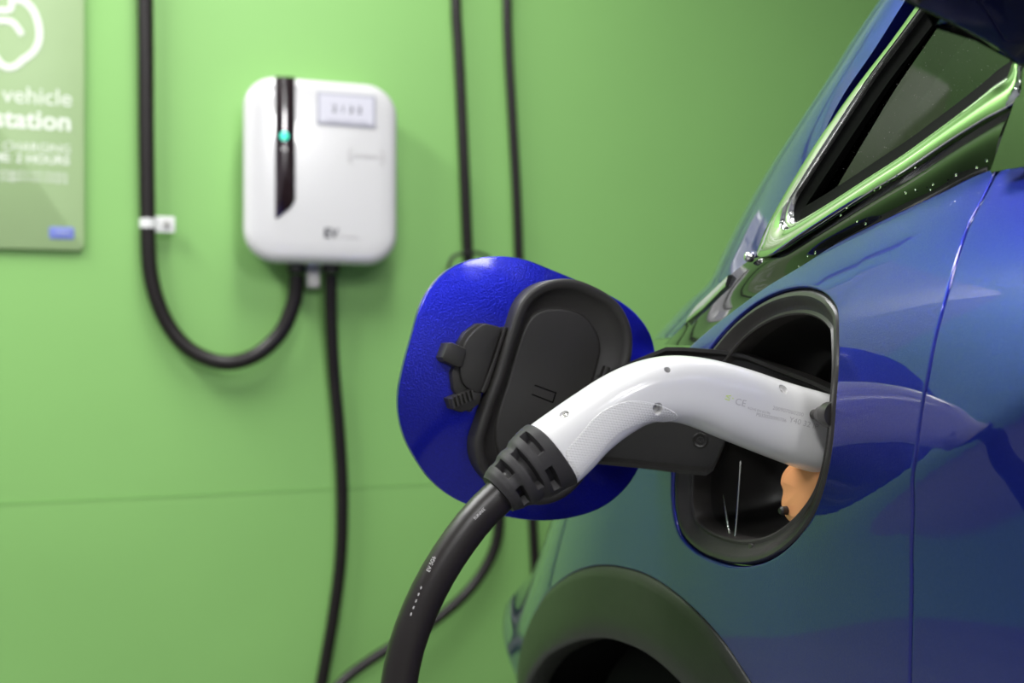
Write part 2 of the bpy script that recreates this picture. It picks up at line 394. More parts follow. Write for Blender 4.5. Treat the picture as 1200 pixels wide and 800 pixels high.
# charging station
def wallbox():
    OF = .115
    a0, z0 = wa(287, 200, OF); a1, _ = wa(466.5, 200, OF); _, zt = wa(376, 93, OF); _, zbm = wa(376, 308, OF)
    ac, zc = (a0+a1)/2, (zt+zbm)/2; hx, hz = (a1-a0)/2, (zt-zbm)/2
    root = empty('charging_station', wp(ac, zbm, 0))
    tag(root, 'white rounded wall charging station with a black strip, mounted on the green wall', 'charging station')
    mb = MB(); rr = .068
    prof = [(-.016, .012), (-.014, .03), (-.006, .062), (0, .085), (.0015, .098), (-.003, .107), (-.010, .1125), (-.020, .1148), (-.045, .1155)]
    loops = [[wp(ac+x, zc+z, off) for x, z in rrect(hx+e, hz+e, rr+e, 10)] for e, off in prof]
    mb.loft(loops, True, True, True); mb.build('housing', M_box, root)
    cover = MB().loft([[wp(ac+x, zc+z, off) for x, z in rrect(hx-.03, hz-.03, .04, 6)] for off in (.001, .014)], True, True, True)
    cover.build('mounting_plate', M_black, root)
    e = .1162
    def B(px, py, o=0): return wp(*wa(px, py, e), e+o)
    sp = [(322.5, 89.5), (345.5, 90.5), (346, 234), (341, 243), (326, 255), (322.5, 256)]
    q = [wa(*p, e) for p in sp]
    prism(q, lambda a, z, o: wp(a, z, o), e-.001, e+.0012, .0004).build('display_strip', M_strip, root)
    led = MB(); c = Vector(B(333, 159.5, .0014))
    led.loft([[tuple(c+WN*h+r*(math.cos(t)*WX+math.sin(t)*Vector((0, 0, 1)))) for t in (k*math.pi/10 for k in range(20))] for r, h in ((.0095, -.001), (.009, .0015), (.006, .0028))], True, True, True)
    tag(led.build('indicator_light', M_led, root), 'glowing teal indicator light')
    wf = MB().box(B(333, 175, .0016), (WX, (0, 0, 1), WN), (.006, .003, .0006), .0004); wf.build('status_symbol', M_text, root)
    a_, z_ = wa(371.5, 107.5, e); b_, y_ = wa(440, 150, e); 
    lab = MB(); ce = Vector(wp((a_+b_)/2, (z_+y_)/2, e+.0008))
    lab.box(ce, (WX, (0, 0, 1), WN), ((b_-a_)/2, (z_-y_)/2, .0008), .0005)
    L = tag(lab.build('label_plate', M_lblb, root), 'lilac label plate with a grey border')
    lab2 = MB().box(ce+WN*.001, (WX, (0, 0, 1), WN), ((b_-a_)/2-.005, (z_-y_)/2-.005, .0006), .0003); lab2.build('label_face', M_screen, L)
    def tm(px0, px1, py, off):
        a0_, zz0 = wa(px0, py, e); a1_, _ = wa(px1, py, e); return lambda x, y: wp(a0_+x*(a1_-a0_), zz0+y*(a1_-a0_), e+off)
    text('label_number', '2 1 3 3', tm(389, 423, 131.5, .0032), M_textd, L)
    text('label_small_print', 'charging station number', tm(382, 432, 142, .0032), M_lblb, L)
    text('caption', '(\u2013\u2013\u2013)', tm(408, 450, 187, .0008), M_text, root)
    text('brand_mark', 'EV', tm(380, 397, 278, .0008), M_textd, root, bold=.02)
    text('brand_word', 'CHARGER', tm(398, 420, 279, .0008), M_text, root)
    for px in (347, 388):
        g = MB(); p = Vector(wpx(px, 312, .06)); g.tube([p+Vector((0, 0, .02)), p-Vector((0, 0, .012)), p-Vector((0, 0, .016))], [.020, .020, .015], 20); g.build('cable_gland', M_black, root)
    MB().box(Vector(wpx(367, 322, .03)), (WX, (0, 0, 1), WN), (.016, .030, .006), .003).build('mounting_bracket', M_steel, root)
    return root
wallbox()
def cable(name, pts, wid, label, off=.03, seg=14, m=M_wcable, offs=None):
    P = cr(pts, 90); out = []; R = []
    n = len(P)
    for i, p in enumerate(P):
        o = off if offs is None else float(np.interp(i/(n-1), [a for a, _ in offs], [b for _, b in offs]))
        q = wpx(p[0], p[1], o); out.append(q); R.append(q[1]*wid/F/2)
    mb = MB().tube(out, sum(R)/len(R) if False else R, seg); o = mb.build(name, m, None)
    tag(o, label, 'cable', 'black cables on the green wall'); del o['group']
    return o
cable('power_cable', [(170, -300), (170, -60), (171, 60), (171.5, 150), (173, 250), (175, 310), (184, 352), (201, 387), (226, 412), (262, 425), (298, 417), (328, 391), (344, 356), (347.5, 330), (347.5, 322)], 18,
      'thick black cable dropping at far left and looping up into the wall charging station', offs=[(0, .03), (.75, .03), (1, .0615)])
cable('charging_lead', [(388, 322), (388, 360), (391, 430), (397, 500), (401, 570), (399.5, 650), (391, 720), (377, 800), (366, 860), (362, 920)], 14.5,
      'black cable hanging straight down from the underside of the wall charging station', offs=[(0, .06), (.2, .03), (1, .03)])
cable('hanging_cable', [(534, -300), (534, -20), (537, 50), (541, 130), (545, 220), (549, 310), (556, 400), (570, 480), (583, 550), (585, 608), (581, 638), (569, 665), (550, 691), (527, 713), (498, 735), (460, 757), (426, 779), (398, 802), (360, 850)], 12.5,
      'thin black cable through the wall hook, curving left behind the thick charging cable', offs=[(0, .028), (.8, .028), (.97, .075), (1, .08)])
cable('hanging_cable', [(594, -300), (594, -20), (596, 60), (600, 130), (605, 220), (608, 300), (612, 400), (618, 500), (624, 600), (627, 660), (631, 740), (636, 860)], 11,
      'thin black cable right of the hook, running straight down behind the open flap', off=.028)
hk = MB(); hp = cr([(548, 322), (530, 325), (526, 314), (531, 301), (545, 296.5), (560, 296.5), (573, 302), (577, 315), (573, 330)], 40)
hk.tube([wpx(x, y, .05) for x, y in hp], .0042, 10); hk.tube([wpx(575, 315, .05), wpx(575, 315, .0)], .005, 10)
tag(hk.build('cable_hook', M_black), 'black wire hook on the green wall around the left hanging cable, above the flap', 'hook')
clip = empty('cable_clip', wpx(176, 262, .03)); tag(clip, 'small white clip with a tag around the thick left cable', 'clip')
c = MB(); cen = Vector(wpx(174, 262, .03))
c.loft([[tuple(cen+Vector((0, 0, h))+r*(math.cos(t)*WX+math.sin(t)*WN)) for t in (k*math.pi/12 for k in range(24))] for r, h in ((.0172, -.010), (.0188, -.010), (.0188, .010), (.0172, .010))], True)
c.build('clip_band', M_clip, clip)
tg = MB().box(wpx(193, 263, .034), (WX, (0, 0, 1), WN), (.021, .017, .003), .0015); tg2 = tg.box(wpx(184, 262, .03), (WX, (0, 0, 1), WN), (.012, .004, .003), .001)
tg.build('clip_tag', M_clip, clip)
MB().box(wpx(195, 262, .040), (WX, (0, 0, 1), WN), (.007, .006, .003), .001).build('tag_screw', M_steel, clip)

def wall_sign():
    of = .012; ar, _ = wa(98.5, 150, of); _, zb_ = wa(50, 292, of); al = ar-.62; zt = zb_+.95
    root = empty('wall_sign', wp((ar+al)/2, zb_, 0)); tag(root, 'pale green electric vehicle sign with white lettering at the left edge of the wall', 'sign')
    ac, zc = (ar+al)/2, (zt+zb_)/2
    prism([(ac+x, zc+z) for x, z in rrect((ar-al)/2, (zt-zb_)/2, .014, 5)], lambda a, z, o: wp(a, z, o), .001, of, .001).build('sign_board', M_sign, root)
    def tr(pxr, py, w, off=.0006):
        a1, z0 = wa(pxr, py, of); a0 = a1-w; return lambda x, y: wp(a0+x*w, z0+y*w, of+off)
    def wpix(px0, px1, py): return wa(px1, py, of)[0]-wa(px0, py, of)[0]
    text('sign_text', 'electric vehicle', tr(84, 124.5, wpix(-99, 84, 120)), M_signtxt, root)
    text('sign_text', 'charging station', tr(82.5, 153, wpix(-134, 82.5, 150)), M_signtxt, root, bold=.022)
    text('sign_text', 'VEHICLE CHARGING', tr(82, 179.5, wpix(-62, 82, 178)), M_signtxt, root)
    text('sign_text', 'MAX TIME: 2 HOURS', tr(81.5, 193, wpix(-62, 81.5, 190)), M_signtxt, root, bold=.015)
    for yy in (207, 214): text('sign_small_print', 'vehicles must be plugged in and charging', tr(79, yy, wpix(-60, 79, 210)), M_signtxt, root)
    a0, z0 = wa(57.5, 265.5, of); a1, z1 = wa(87, 280.5, of)
    lg = prism([((a0+a1)/2+x, (z0+z1)/2+z) for x, z in rrect((a1-a0)/2, (z0-z1)/2, .004, 3)], lambda a, z, o: wp(a, z, o), of-.0005, of+.001, .0003).build('logo_patch', M_signlogo, root)
    text('logo_mark', '\u2014\u2014', lambda x, y: wp(a0+.012+x*.03, z1+.011+y*.03, of+.0015), M_signtxt, lg)
    def stroke(pts, wpx_, closed=False):
        P = cr(pts, 60, closed); L = []; Rr = []
        A = np.array(P); t = (np.roll(A, -1, 0)-np.roll(A, 1, 0)) if closed else np.gradient(A, axis=0)
        t /= np.linalg.norm(t, axis=1)[:, None]; nn = np.stack([t[:, 1], -t[:, 0]], 1)*wpx_/2
        V = []; n = len(P)
        for i in range(n):
            for o in (0.0004, .0014):
                for sgn in (-1, 1): V.append(wp(*wa(A[i, 0]+sgn*nn[i, 0], A[i, 1]+sgn*nn[i, 1], of), of+o))
        Fc = []
        for i in range(n if closed else n-1):
            a = 4*i; b = 4*((i+1) % n); Fc += [(a+2, a+3, b+3, b+2), (a, a+2, b+2, b), (a+1, b+1, b+3, a+3)]
        if not closed: Fc += [(0, 1, 3, 2), (4*n-4, 4*n-2, 4*n-1, 4*n-3)]
        o = mk('sign_emblem', V, Fc, M_signtxt, root, False)
    stroke([(16, -60), (15.5, -30), (16, -2), (28, 1), (40, 14), (46, 34), (45, 50), (38, 62), (27, 70), (19, 77), (9, 79.5), (0, 74), (-6, 66), (-24, 60), (-45, 66), (-60, 60), (-72, 30), (-60, 2), (-44, -2), (-45, -60)], 8)
    stroke([(13.5, -3), (12, 11), (-4, 12), (-30, 12), (-42, 8), (-44, -3)], 7)
    stroke([(26, 41), (20, 32), (13, 25.5), (0, 24), (-30, 24), (-41, 30), (-50, 42)], 7)
wall_sign()

# ---------------------------------------------------------------- car
car_root = empty('car', W(.2, -.85, -.93)); tag(car_root, 'blue car with its front wing charging flap open, beside the green wall', 'car')
K = car_root
PORT = [(984, 372), (978, 350), (962, 336), (940, 332), (912, 338), (885, 352), (858, 374), (832, 404), (812, 436), (797, 475), (789, 520), (785, 565), (787, 603), (796, 632), (815, 652), (840, 664), (868, 669), (900, 662), (930, 640), (955, 605), (970, 560), (979, 500), (984, 430)]
port = cr([hS(*p) for p in PORT], 150, True)
if area(port) < 0: port = port[::-1]
top_px = [(812, 404), (840, 380), (872, 356), (900, 336), (940, 312), (980, 286), (1040, 256), (1100, 228), (1140, 208), (1164, 199)]
top_sz = [hS(*p) for p in top_px][::-1]            # from the seam forward
front_top = [(.16, -.022), (.22, -.04), (.32, -.062), (.45, -.10), (.65, -.155), (.85, -.23), (1.0, -.28)]
seam_px = [(1164, 201), (1149, 232), (1132, 264), (1118, 305), (1105, 350), (1093, 395), (1084, 440), (1076, 485), (1070, 530), (1066, 580), (1065, 640), (1065, 700), (1063, 800)]
seam = [hS(*p) for p in seam_px]
topc = cr(top_sz+front_top, 90)
arch = cr([(.745, -.651), (.735, -.55), (.685, -.43), (.62, -.362), (.513, -.300), (.437, -.266), (.358, -.2355), (.301, -.218), (.256, -.208), (.21, -.2025), (.171, -.201), (.128, -.205), (.084, -.215), (.047, -.229), (.015, -.249), (-.04, -.285), (-.12, -.357), (-.19, -.455), (-.235, -.56), (-.2528, -.651)], 130)   # front -> back
seamc = cr(seam, 70)
fend = list(topc)+[(1.06, -.32), (1.10, -.40), (1.11, -.5), (1.10, -.651)]+list(arch)[0:]+[(-.2528, -.66), (-.158, -.66), (-.158, -.4), (-.158, -.3)]
low = seamc[::-1]
fend = fend+[p for p in low if p[1] < topc[0][1]-.004]
panel('front_wing', fend, [port], SM(), .006, M_paint, K, r=.0022, flange=.014, fhole=.008, rhole=.0035)
dp = [(s-.005, z) for s, z in seamc]
door = [(-.62, .088), (-.62, -.66), (-.163, -.66), (-.163, -.3)]+dp[::-1][:-1]+[(dp[0][0]-.004, dp[0][1]+.002)]+cr([hS(1182, 195), hS(1200, 192.5), (-.26, .094), (-.4, .092), (-.55, .089)], 20)
panel('front_door', door, [], SM(), .007, M_paint, K, r=.0028, flange=.014)
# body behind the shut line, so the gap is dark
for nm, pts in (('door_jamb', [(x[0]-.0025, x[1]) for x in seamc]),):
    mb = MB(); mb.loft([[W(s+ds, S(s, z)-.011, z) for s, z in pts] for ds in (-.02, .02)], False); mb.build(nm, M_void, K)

# charge port: seal, bucket, rib highlights, inlet
def ins(loop, d, sc=0):
    od = outdirs(loop, 1); c = np.mean(np.array(loop), axis=0)
    return [((p[0]-od[i][0]*d-c[0])*(1-sc)+c[0], (p[1]-od[i][1]*d-c[1])*(1-sc)+c[1]) for i, p in enumerate(loop)]
def lp(d, off, sc=0): return [W(s, S(s, z)+off, z) for s, z in ins(port, d+.0036, sc)]
mb = MB(); mb.loft([lp(.0, -.010), lp(.0010, -.0035), lp(.0028, -.0016), lp(.0050, -.0016), lp(.0075, -.0032), lp(.0110, -.0075), lp(.0150, -.0095), lp(.0172, -.0085), lp(.0185, -.0095), lp(.0190, -.0125), lp(.0190, -.030)], True)
seal = mb.build('port_seal', M_rubber, K)
mb = MB(); mb.loft([lp(.0186, -.014), lp(.0195, -.04), lp(.0195, -.07, .10), lp(.0195, -.088, .18), lp(.0195, -.092, .26)], True, False, True)
bucket = mb.build('port_bucket', M_black, K, sharp=50)
for (px0, py0, px1, py1, d) in ((818, 574, 838, 630, .02), (848, 580, 858, 636, .012), (868, 540, 861, 636, .022)):
    a = hit(px0, py0, lambda s, z: S(s, z)-.030); b = hit(px1, py1, lambda s, z: S(s, z)-.016)
    P = [W(lerp(a[0], b[0], t), lerp(a[1], b[1], t), lerp(a[2], b[2], t)-.004*math.sin(t*3.1)) for t in np.linspace(0, 1, 8)]
    MB().tube(P, .0008, 8).build('rib_highlight', M_bead, bucket)  # thin bright metal rods put in for the highlights on the moulded ribs
hN = hS(868, 655)
MB().box(W(hN[0], S(*hN)-.012, hN[1]+.004), ((U[0], U[1], 0), (NN[0], NN[1], 0), (0, 0, 1)), (.0030, .004, .0075), .001).build('drain_lip', M_rubber, seal)
AX = -.036                                          # s of the connector's plane
n0, z0 = onplane_s(990, 520, AX); 
inl = MB(); icz = z0+.0
def ringYZ(n, r, cz=None, seg=32, s0=AX): return [W(s0+r*math.cos(t), n, (icz if cz is None else cz)+r*math.sin(t)) for t in (2*math.pi*k/seg for k in range(seg))]
inl.loft([ringYZ(-.085, .040), ringYZ(-.055, .040), ringYZ(-.052, .037), ringYZ(-.052, .030), ringYZ(-.080, .029)], True, True, True)
inl.build('charging_inlet', M_black, K)
# little rubber stop on the rim
s_, n_, z_, _ = hit(975, 486, lambda a, b: S(a, b)-.006)
d0 = Vector(W(s_, n_, z_)); dirv = (Vector(onray(953, 487, d0)) if False else Vector(W(s_+.022, n_-.001, z_-.001)))-d0; dirv.normalize()
st = MB(); e1 = dirv.orthogonal().normalized(); e2 = dirv.cross(e1)
st.loft([[tuple(d0+dirv*h+r*(math.cos(t)*e1+math.sin(t)*e2)) for t in (k*math.pi/12 for k in range(24))] for h, r in ((-.004, .0085), (.004, .0085), (.006, .0075), (.013, .0055), (.015, .0036), (.021, .0034), (.022, .0024))], True, True, True)
st.build('rubber_stop', M_rubber, K)
# orange cover hanging below the inlet
def at_n(px, py, n0_):
    h = hit(px, py, lambda a, b: n0_, t1=1.6); return (h[0], h[2])
oc = cr([at_n(x, y, -.022) for x, y in ((930, 540), (918, 552), (914, 565), (917, 575), (915, 588), (917, 600), (926, 612), (938, 612), (952, 596), (962, 570), (960, 545), (945, 536))], 60, True)
cap = prism(oc, lambda a, z, o: W(a, o, z), -.028, -.022, .0012).build('pin_cover', M_orange, K); tag(cap, 'orange plastic pin cover')
oc2 = ins(oc, .0045); 
prism(oc2, lambda a, z, o: W(a, o, z), -.023, -.0213, .0008).build('cover_ridge', M_orange, cap)
s_, z_ = at_n(920, 598, -.020); MB().tube([W(s_, -.026, z_), W(s_, -.017, z_), W(s_, -.0155, z_)], [.0032, .0032, .002], 14).build('cover_pivot', M_black, cap)

# wheel arch cladding, liner, wheel
ARN = np.gradient(np.array(arch), axis=0); ARN /= np.linalg.norm(ARN, axis=1)[:, None]
def arc(r, off):
    d = AR-r; out = []
    for (s, z), (tx, tz) in zip(arch, ARN):
        s2, z2 = s+tz*-d*-1*-1, z+tx*d*1
        s2, z2 = s-tz*d, z+tx*d
        out.append(W(s2, S(s2, z2)+off, z2))
    return out
mb = MB(); mb.loft([arc(AR+.004, -.012), arc(AR-.0020, -.006), arc(AR-.0025, -.001), arc(AR-.004, .0005), arc(AR-.010, .0045), arc(AR-.013, .0050), arc(AR-.045, .0085), arc(AR-.066, .0095), arc(AR-.069, .0080), arc(AR-.070, .004), arc(AR-.070, -.02)], False)
mb.build('wheel_arch_cladding', M_clad, K, sharp=60)
mb = MB(); mb.loft([arc(AR-.070, .002), arc(AR-.060, -.03), arc(AR-.055, -.36)], False); mb.build('arch_liner', M_void, K)
back = MB(); c = W(AC[0], -.34, AC[1]); pts = arc(AR-.055, -.36); back.v = [c]+pts; back.f = [(0, i+1, i+2) for i in range(len(pts)-1)]; back.build('arch_back', M_void, K)
def wheel(nc, name='wheel'):
    cz = -.93+.325; cs = .24
    def rg(r, n, seg=72): return [W(cs+r*math.cos(t), nc+n, cz+r*math.sin(t)) for t in (2*math.pi*k/seg for k in range(seg))]
    t = MB().loft([rg(.215, .085), rg(.225, .098), rg(.27, .105), rg(.305, .098), rg(.320, .085), rg(.325, .06), rg(.326, 0), rg(.325, -.06), rg(.320, -.085), rg(.27, -.105), rg(.215, -.09)], True)
    w = t.build(name, M_tyre, K)
    rim = MB().loft([rg(.218, .090), rg(.210, .092), rg(.200, .07), rg(.195, -.09)], True); rim.build('rim', M_steel, w)
    sp = MB()
    for k in range(5):
        a = 2*math.pi*k/5+.3
        sp.box(W(cs+.125*math.cos(a), nc+.066, cz+.125*math.sin(a)), (Vector(W(math.cos(a), 0, math.sin(a)))-Vector(W(0, 0, 0)), Vector(W(-math.sin(a), 0, math.cos(a)))-Vector(W(0, 0, 0)), Vector((NN[0], NN[1], 0))), (.082, .020, .010), .004)
    sp.loft([rg(.055, .05), rg(.055, .078), rg(.045, .084)], True, True, True); sp.build('spokes', M_steel, w)
wheel(-.19)
MB().box(W(-.45, -.25, -.30-.36), ((U[0], U[1], 0), (NN[0], NN[1], 0), (0, 0, 1)), (.19, .2, .02), .005).build('sill', M_black, K)

# glossy black band between the wing and the window frame
FO = [(885, 301), (888, 288), (896, 268), (920, 224), (960, 160), (1000, 104), (1040, 52), (1066, 16), (1090, -18), (1125, -70), (1215, -70), (1206, 40), (1196, 84), (1190, 117), (1150, 141), (1110, 166), (1055, 203), (1027, 220), (980, 250), (940, 276), (905, 298)]
FI = [(931, 259), (928, 249), (933, 232), (946, 211), (987, 148), (1027, 88), (1066, 36), (1084, 12), (1106, -16), (1128, -52), (1200, -52), (1196, 30), (1191, 79), (1165, 101), (1140, 122), (1100, 152), (1060, 181), (1020, 207), (980, 233), (940, 257)]
fo = cr([hG(*p, .004) for p in FO], 200, True); fi = cr([hG(*p, .0) for p in FI], 200, True)
if area(fo) < 0: fo = fo[::-1]
if area(fi) < 0: fi = fi[::-1]
def align(a, b):
    A, B = np.array(a), np.array(b); n = len(A); best = min(range(n), key=lambda k: np.sum((A-np.roll(B, k, 0))**2)); return [tuple(x) for x in np.roll(B, best, 0)]
fi = align(fo, fi)
def mixl(a, b, t): return [(lerp(p[0], q[0], t), lerp(p[1], q[1], t)) for p, q in zip(a, b)]
def gl(l, off): return [W(s, G(s, z)+off, z) for s, z in l]
prof = [(0, -.006), (0.0, .0012), (.02, .0028), (.06, .0036), (.40, .0040), (.76, .0040), (.79, .0034), (.81, .0010), (.82, -.001)]
MB().loft([gl(mixl(fo, fi, t), o) for t, o in prof], True).build('window_frame', M_chrome, K, sharp=60)
MB().loft([gl(mixl(fo, fi, t), o) for t, o in [(.815, -.003), (.82, .0005), (.86, .0022), (.92, .0024), (.98, .0010), (1.0, -.003)]], True).build('window_bead', M_bead, K, sharp=60)
fr = ins(fi, .0115)
MB().loft([gl(fi, -.0015), gl(mixl(fi, fr, .3), -.0028), gl(fr, -.004), gl(ins(fr, .0005), -.017)], True).build('window_gasket', M_wrub, K)
panel('quarter_window', ins(fi, .0095), [], lambda s, z, off=0: W(s, G(s, z)-.005+.03*(z-.21)-.02*(s+.17)+off, z), .012, M_glass, K, addflange=False)
# band loft
bot = cr([hit(x, y+1.0, lambda a, b: S(a, b)+.0)[:3] for x, y in top_px], 70)
bt = [hG(*p, -.001) for p in ((776, 404), (800, 380), (830, 345), (858, 318), (882, 302), (905, 300), (940, 279), (980, 253), (1027, 223), (1055, 206), (1110, 169), (1150, 144), (1186, 121))]
tops = cr([(s, G(s, z)-.002, z) for s, z in bt], 70)
bot = bot[::-1]                                    # from the cowl towards the door? keep both front -> back
if (bot[0][0]-tops[0][0])**2 > (bot[-1][0]-tops[0][0])**2: bot = bot[::-1]
rows = []
for t in np.linspace(0, 1, 9):
    bul = .004*math.sin(math.pi*t)
    rows.append([W(lerp(a[0], b[0], t), lerp(a[1], b[1], t)+bul-.001, lerp(a[2], b[2], t)) for a, b in zip(bot, tops)])
edge = [W(a[0], a[1]-.012, a[2]) for a in bot]
MB().loft([edge]+rows, False).build('window_surround', M_gloss, K, sharp=70)
# chrome bolt at the foot of the windscreen pillar
p = Vector(W(*(lambda h: (h[0], h[1], h[2]))(hit(878, 301, lambda a, b: G(a, b)+.002))))
bn = Vector((NN[0], NN[1], 0))
def dome(c, nrm, r, h, m, name, parent, seg=20):
    nrm = Vector(nrm).normalized(); a = nrm.orthogonal().normalized(); b = nrm.cross(a); c = Vector(c)
    return MB().loft([[tuple(c+nrm*hh+rr*(math.cos(t)*a+math.sin(t)*b)) for t in (2*math.pi*k/seg for k in range(seg))] for rr, hh in ((r, -h*.5), (r, 0), (r*.92, h*.4), (r*.7, h*.75), (r*.4, h*.94))], True, True, True).build(name, m, parent)
dome(p, bn, .0042, .0045, M_bead, 'chrome_end_cap', K)

# windscreen pillar: inner edge along the frame, outer edge, then rolled to the glass
PR = [(800, 395), (840, 345), (868, 318), (886, 292), (912, 244), (940, 198), (980, 118), (1020, 58), (1054, 4), (1090, -50)]
PL = [(768, 397), (800, 362), (831, 335), (848, 300), (880, 238), (908, 192), (962, 112), (1000, 52), (1036, 0), (1072, -55)]
A = cr([(lambda h: (h[0], h[1]-.003, h[2]))(hit(*p, G)) for p in PR], 60)
B = cr([(lambda h: h[:3])(hit(*p, lambda a, b: G(a, b)-.030)) for p in PL], 60)
rows = []
for t in np.linspace(0, 1, 7): rows.append([W(lerp(a[0], b[0], t), lerp(a[1], b[1], t)+.010*math.sin(math.pi*t*.9), lerp(a[2], b[2], t)) for a, b in zip(A, B)])
C_ = [W(b[0]+.006, b[1]-.020, b[2]+.001) for b in B]; D_ = [W(b[0]+.004, b[1]-.05, b[2]) for b in B]
MB().loft([[W(a[0], a[1]-.012, a[2]) for a in A]]+rows+[C_, D_], False).build('windscreen_pillar', M_paint, K, sharp=70)
# windscreen from the pillar to the far side
wr = []
for t in np.linspace(0, 1, 14):
    n_ = lerp(-.05, -1.55, t); bow = .20*math.sin(math.pi*t)
    wr.append([W(b[0]+bow+.004, b[1]+n_, b[2]+.01*math.sin(math.pi*t)) for b in B])
MB().loft(wr, False).build('windscreen', M_wind, K)
fr1 = [wr[0], [tuple(lerp(np.array(p), np.array(q), .55)) for p, q in zip(wr[0], wr[1])]]
MB().loft([[tuple(np.array(p)-np.array((0, 0, .002))) for p in l] for l in fr1], False).build('windscreen_frit', M_void, K)
# bonnet and nose
hr = []
fts = cr([(.118, .0)]+front_top[0:], 30)
for t in np.linspace(0, 1, 16):
    hr.append([W(s+.10*math.sin(math.pi*t)*(s+.2), lerp(S(s, z)-.006, -1.7-(S(s, z)), t), z+.004+.055*math.sin(math.pi*t)**.6) for s, z in fts])
MB().loft(hr, False).build('bonnet', M_paint, K)
cw = []
for t in np.linspace(0, 1, 12):
    cw.append([tuple(lerp(np.array(wr[0][0 if t < 0 else 0]), np.array(hr[0][0]), k)) if False else W(lerp(B[2][0], .118, k)+.2*math.sin(math.pi*t)*(1-k*.5), lerp(-.09, -1.6, t), lerp(B[2][2]-.03, .004, k)+.03*math.sin(math.pi*t)) for k in (0, .5, 1)])
MB().loft(cw, False).build('cowl_panel', M_black, K)
# interior
MB().box(W(-.02, -.85, .005), ((U[0], U[1], 0), (NN[0], NN[1], 0), (0, 0, 1)), (.22, .72, .07), .03).build('dashboard', M_dash, K)
MB().box(W(-.45, -.85, -.12), ((U[0], U[1], 0), (NN[0], NN[1], 0), (0, 0, 1)), (.25, .70, .10), .03).build('seat_base', M_dash, K)
MB().box(W(-.35, -.85, .46), ((U[0], U[1], 0), (NN[0], NN[1], 0), (0, 0, 1)), (.28, .70, .012), .004).build('roof', M_paint, K)

AXS = ((U[0], U[1], 0), (NN[0], NN[1], 0), (0, 0, 1))
MB().box(W(.02, -.52, .10), AXS, (.13, .235, .095), .04).build('instrument_hood', M_dash, K)
MB().box(W(-.14, -.55, .36), AXS, (.16, .42, .055), .03).build('sun_visor', M_dash, K)
MB().box(W(-.30, -.45, .12), AXS, (.06, .22, .28), .05).build('seat_back', M_dash, K)
# grey plate and blue end piece on the cowl in front of the pillar
def gp(pts, o0, o1, name, m, r=.001):
    q = [hG(*p) for p in pts]
    return prism(q, lambda a, z, o: W(a, G(a, z)+o, z), o0, o1, r).build(name, m, K)
gp([(808, 372), (818, 358), (856, 322), (853, 335), (826, 362), (806, 378)], -.004, .0025, 'cowl_end_plate', M_bead)

# open flap
SF = .140
FL = [(472, 478), (473, 455), (479, 425), (488, 393), (498, 360), (511, 337), (532, 316), (560, 304), (592, 301), (620, 305), (652, 318), (690, 334), (728, 352), (752, 370), (768, 393), (774, 425), (772, 470), (766, 515), (755, 548), (738, 574), (712, 595), (680, 606), (645, 610), (608, 607), (572, 598), (536, 583), (508, 560), (486, 527), (476, 502)]
fl = cr([onplane_s(*p, SF) for p in FL], 160, True)
if area(fl) < 0: fl = fl[::-1]
FLA = np.array(fl)
FA0, FA1 = FLA[::2], np.roll(FLA[::2], -1, axis=0); FAD = FA1-FA0; FAL = (FAD**2).sum(1)
def flap_d(a, b):
    w = np.array([a, b])-FA0; t = np.clip((w*FAD).sum(1)/FAL, 0, 1); d = float(np.sqrt(((w-t[:, None]*FAD)**2).sum(1).min()))
    cr_ = ((FA0[:, 1] > b) != (FA1[:, 1] > b)) & (a < FAD[:, 0]*(b-FA0[:, 1])/np.where(FAD[:, 1] == 0, 1e-12, FAD[:, 1])+FA0[:, 0])
    return d if cr_.sum() % 2 else -d
FC = (FLA.max(0)+FLA.min(0))/2; FH = (FLA.max(0)-FLA.min(0))/2
def dish(a, b):
    x, y = (a-FC[0])/FH[0], (b-FC[1])/FH[1]; r2 = x*x+y*y
    return .014-.021*max(0., 1-r2*.75)
def FM(back=0.0): return lambda a, b, off=0: W(SF+dish(a, b)+back-off, a, b)
flap = panel('charging_flap', fl, [], FM(), .0045, M_paint_in, K, r=.0014, flange=.006, h=.0015)
panel('flap_outer_skin', fl, [], lambda a, b, off=0: W(SF+.0145+off, a, b), .012, M_paint, flap, r=.001, flange=.003, h=.0015)
# black liner ring and lid
LO = [(597, 362), (608, 345), (625, 333), (645, 328), (668, 330), (697, 343), (715, 358), (726, 378), (730, 400), (727, 425), (718, 455), (704, 495), (690, 530), (672, 560), (650, 580), (622, 588), (592, 580), (566, 561), (551, 540), (547, 516), (552, 496), (562, 465), (571, 441), (584, 400)]
LF = [(617, 371), (627, 364), (642, 361), (660, 362), (678, 369), (690, 382), (697, 397), (698, 412), (694, 430), (688, 450), (676, 484), (664, 515), (650, 540), (632, 553), (612, 556), (596, 550), (583, 538), (576, 520), (575, 500), (577, 487), (583, 465), (590, 443), (598, 415), (607, 388)]
lo = cr([onplane_s(*p, SF) for p in LO], 110, True); lf = cr([onplane_s(*p, SF) for p in LF], 110, True)
if area(lo) < 0: lo = lo[::-1]
if area(lf) < 0: lf = lf[::-1]
lf = align(lo, lf)
def fl3(l, h): return [W(SF-h-.0100, a, b) for a, b in l]
mb = MB(); mb.loft([fl3(lo, -.018), fl3(lo, .008), fl3(ins(lo, .001), .0098), fl3(ins(lo, .003), .0105), fl3(ins(lo, .0065), .0098), fl3(ins(lo, .0085), .0075), fl3(mixl(lo, lf, .55), .0030), fl3(mixl(lo, lf, .80), .0010), fl3(mixl(lo, lf, .93), -.0010), fl3(lf, -.0012), fl3(ins(lf, .0012), .0006), fl3(ins(lf, .003), .0010)], True, False, True)
liner = mb.build('flap_liner', M_liner, flap, sharp=50)
def onflap(px, py): return onplane_s(px, py, SF)
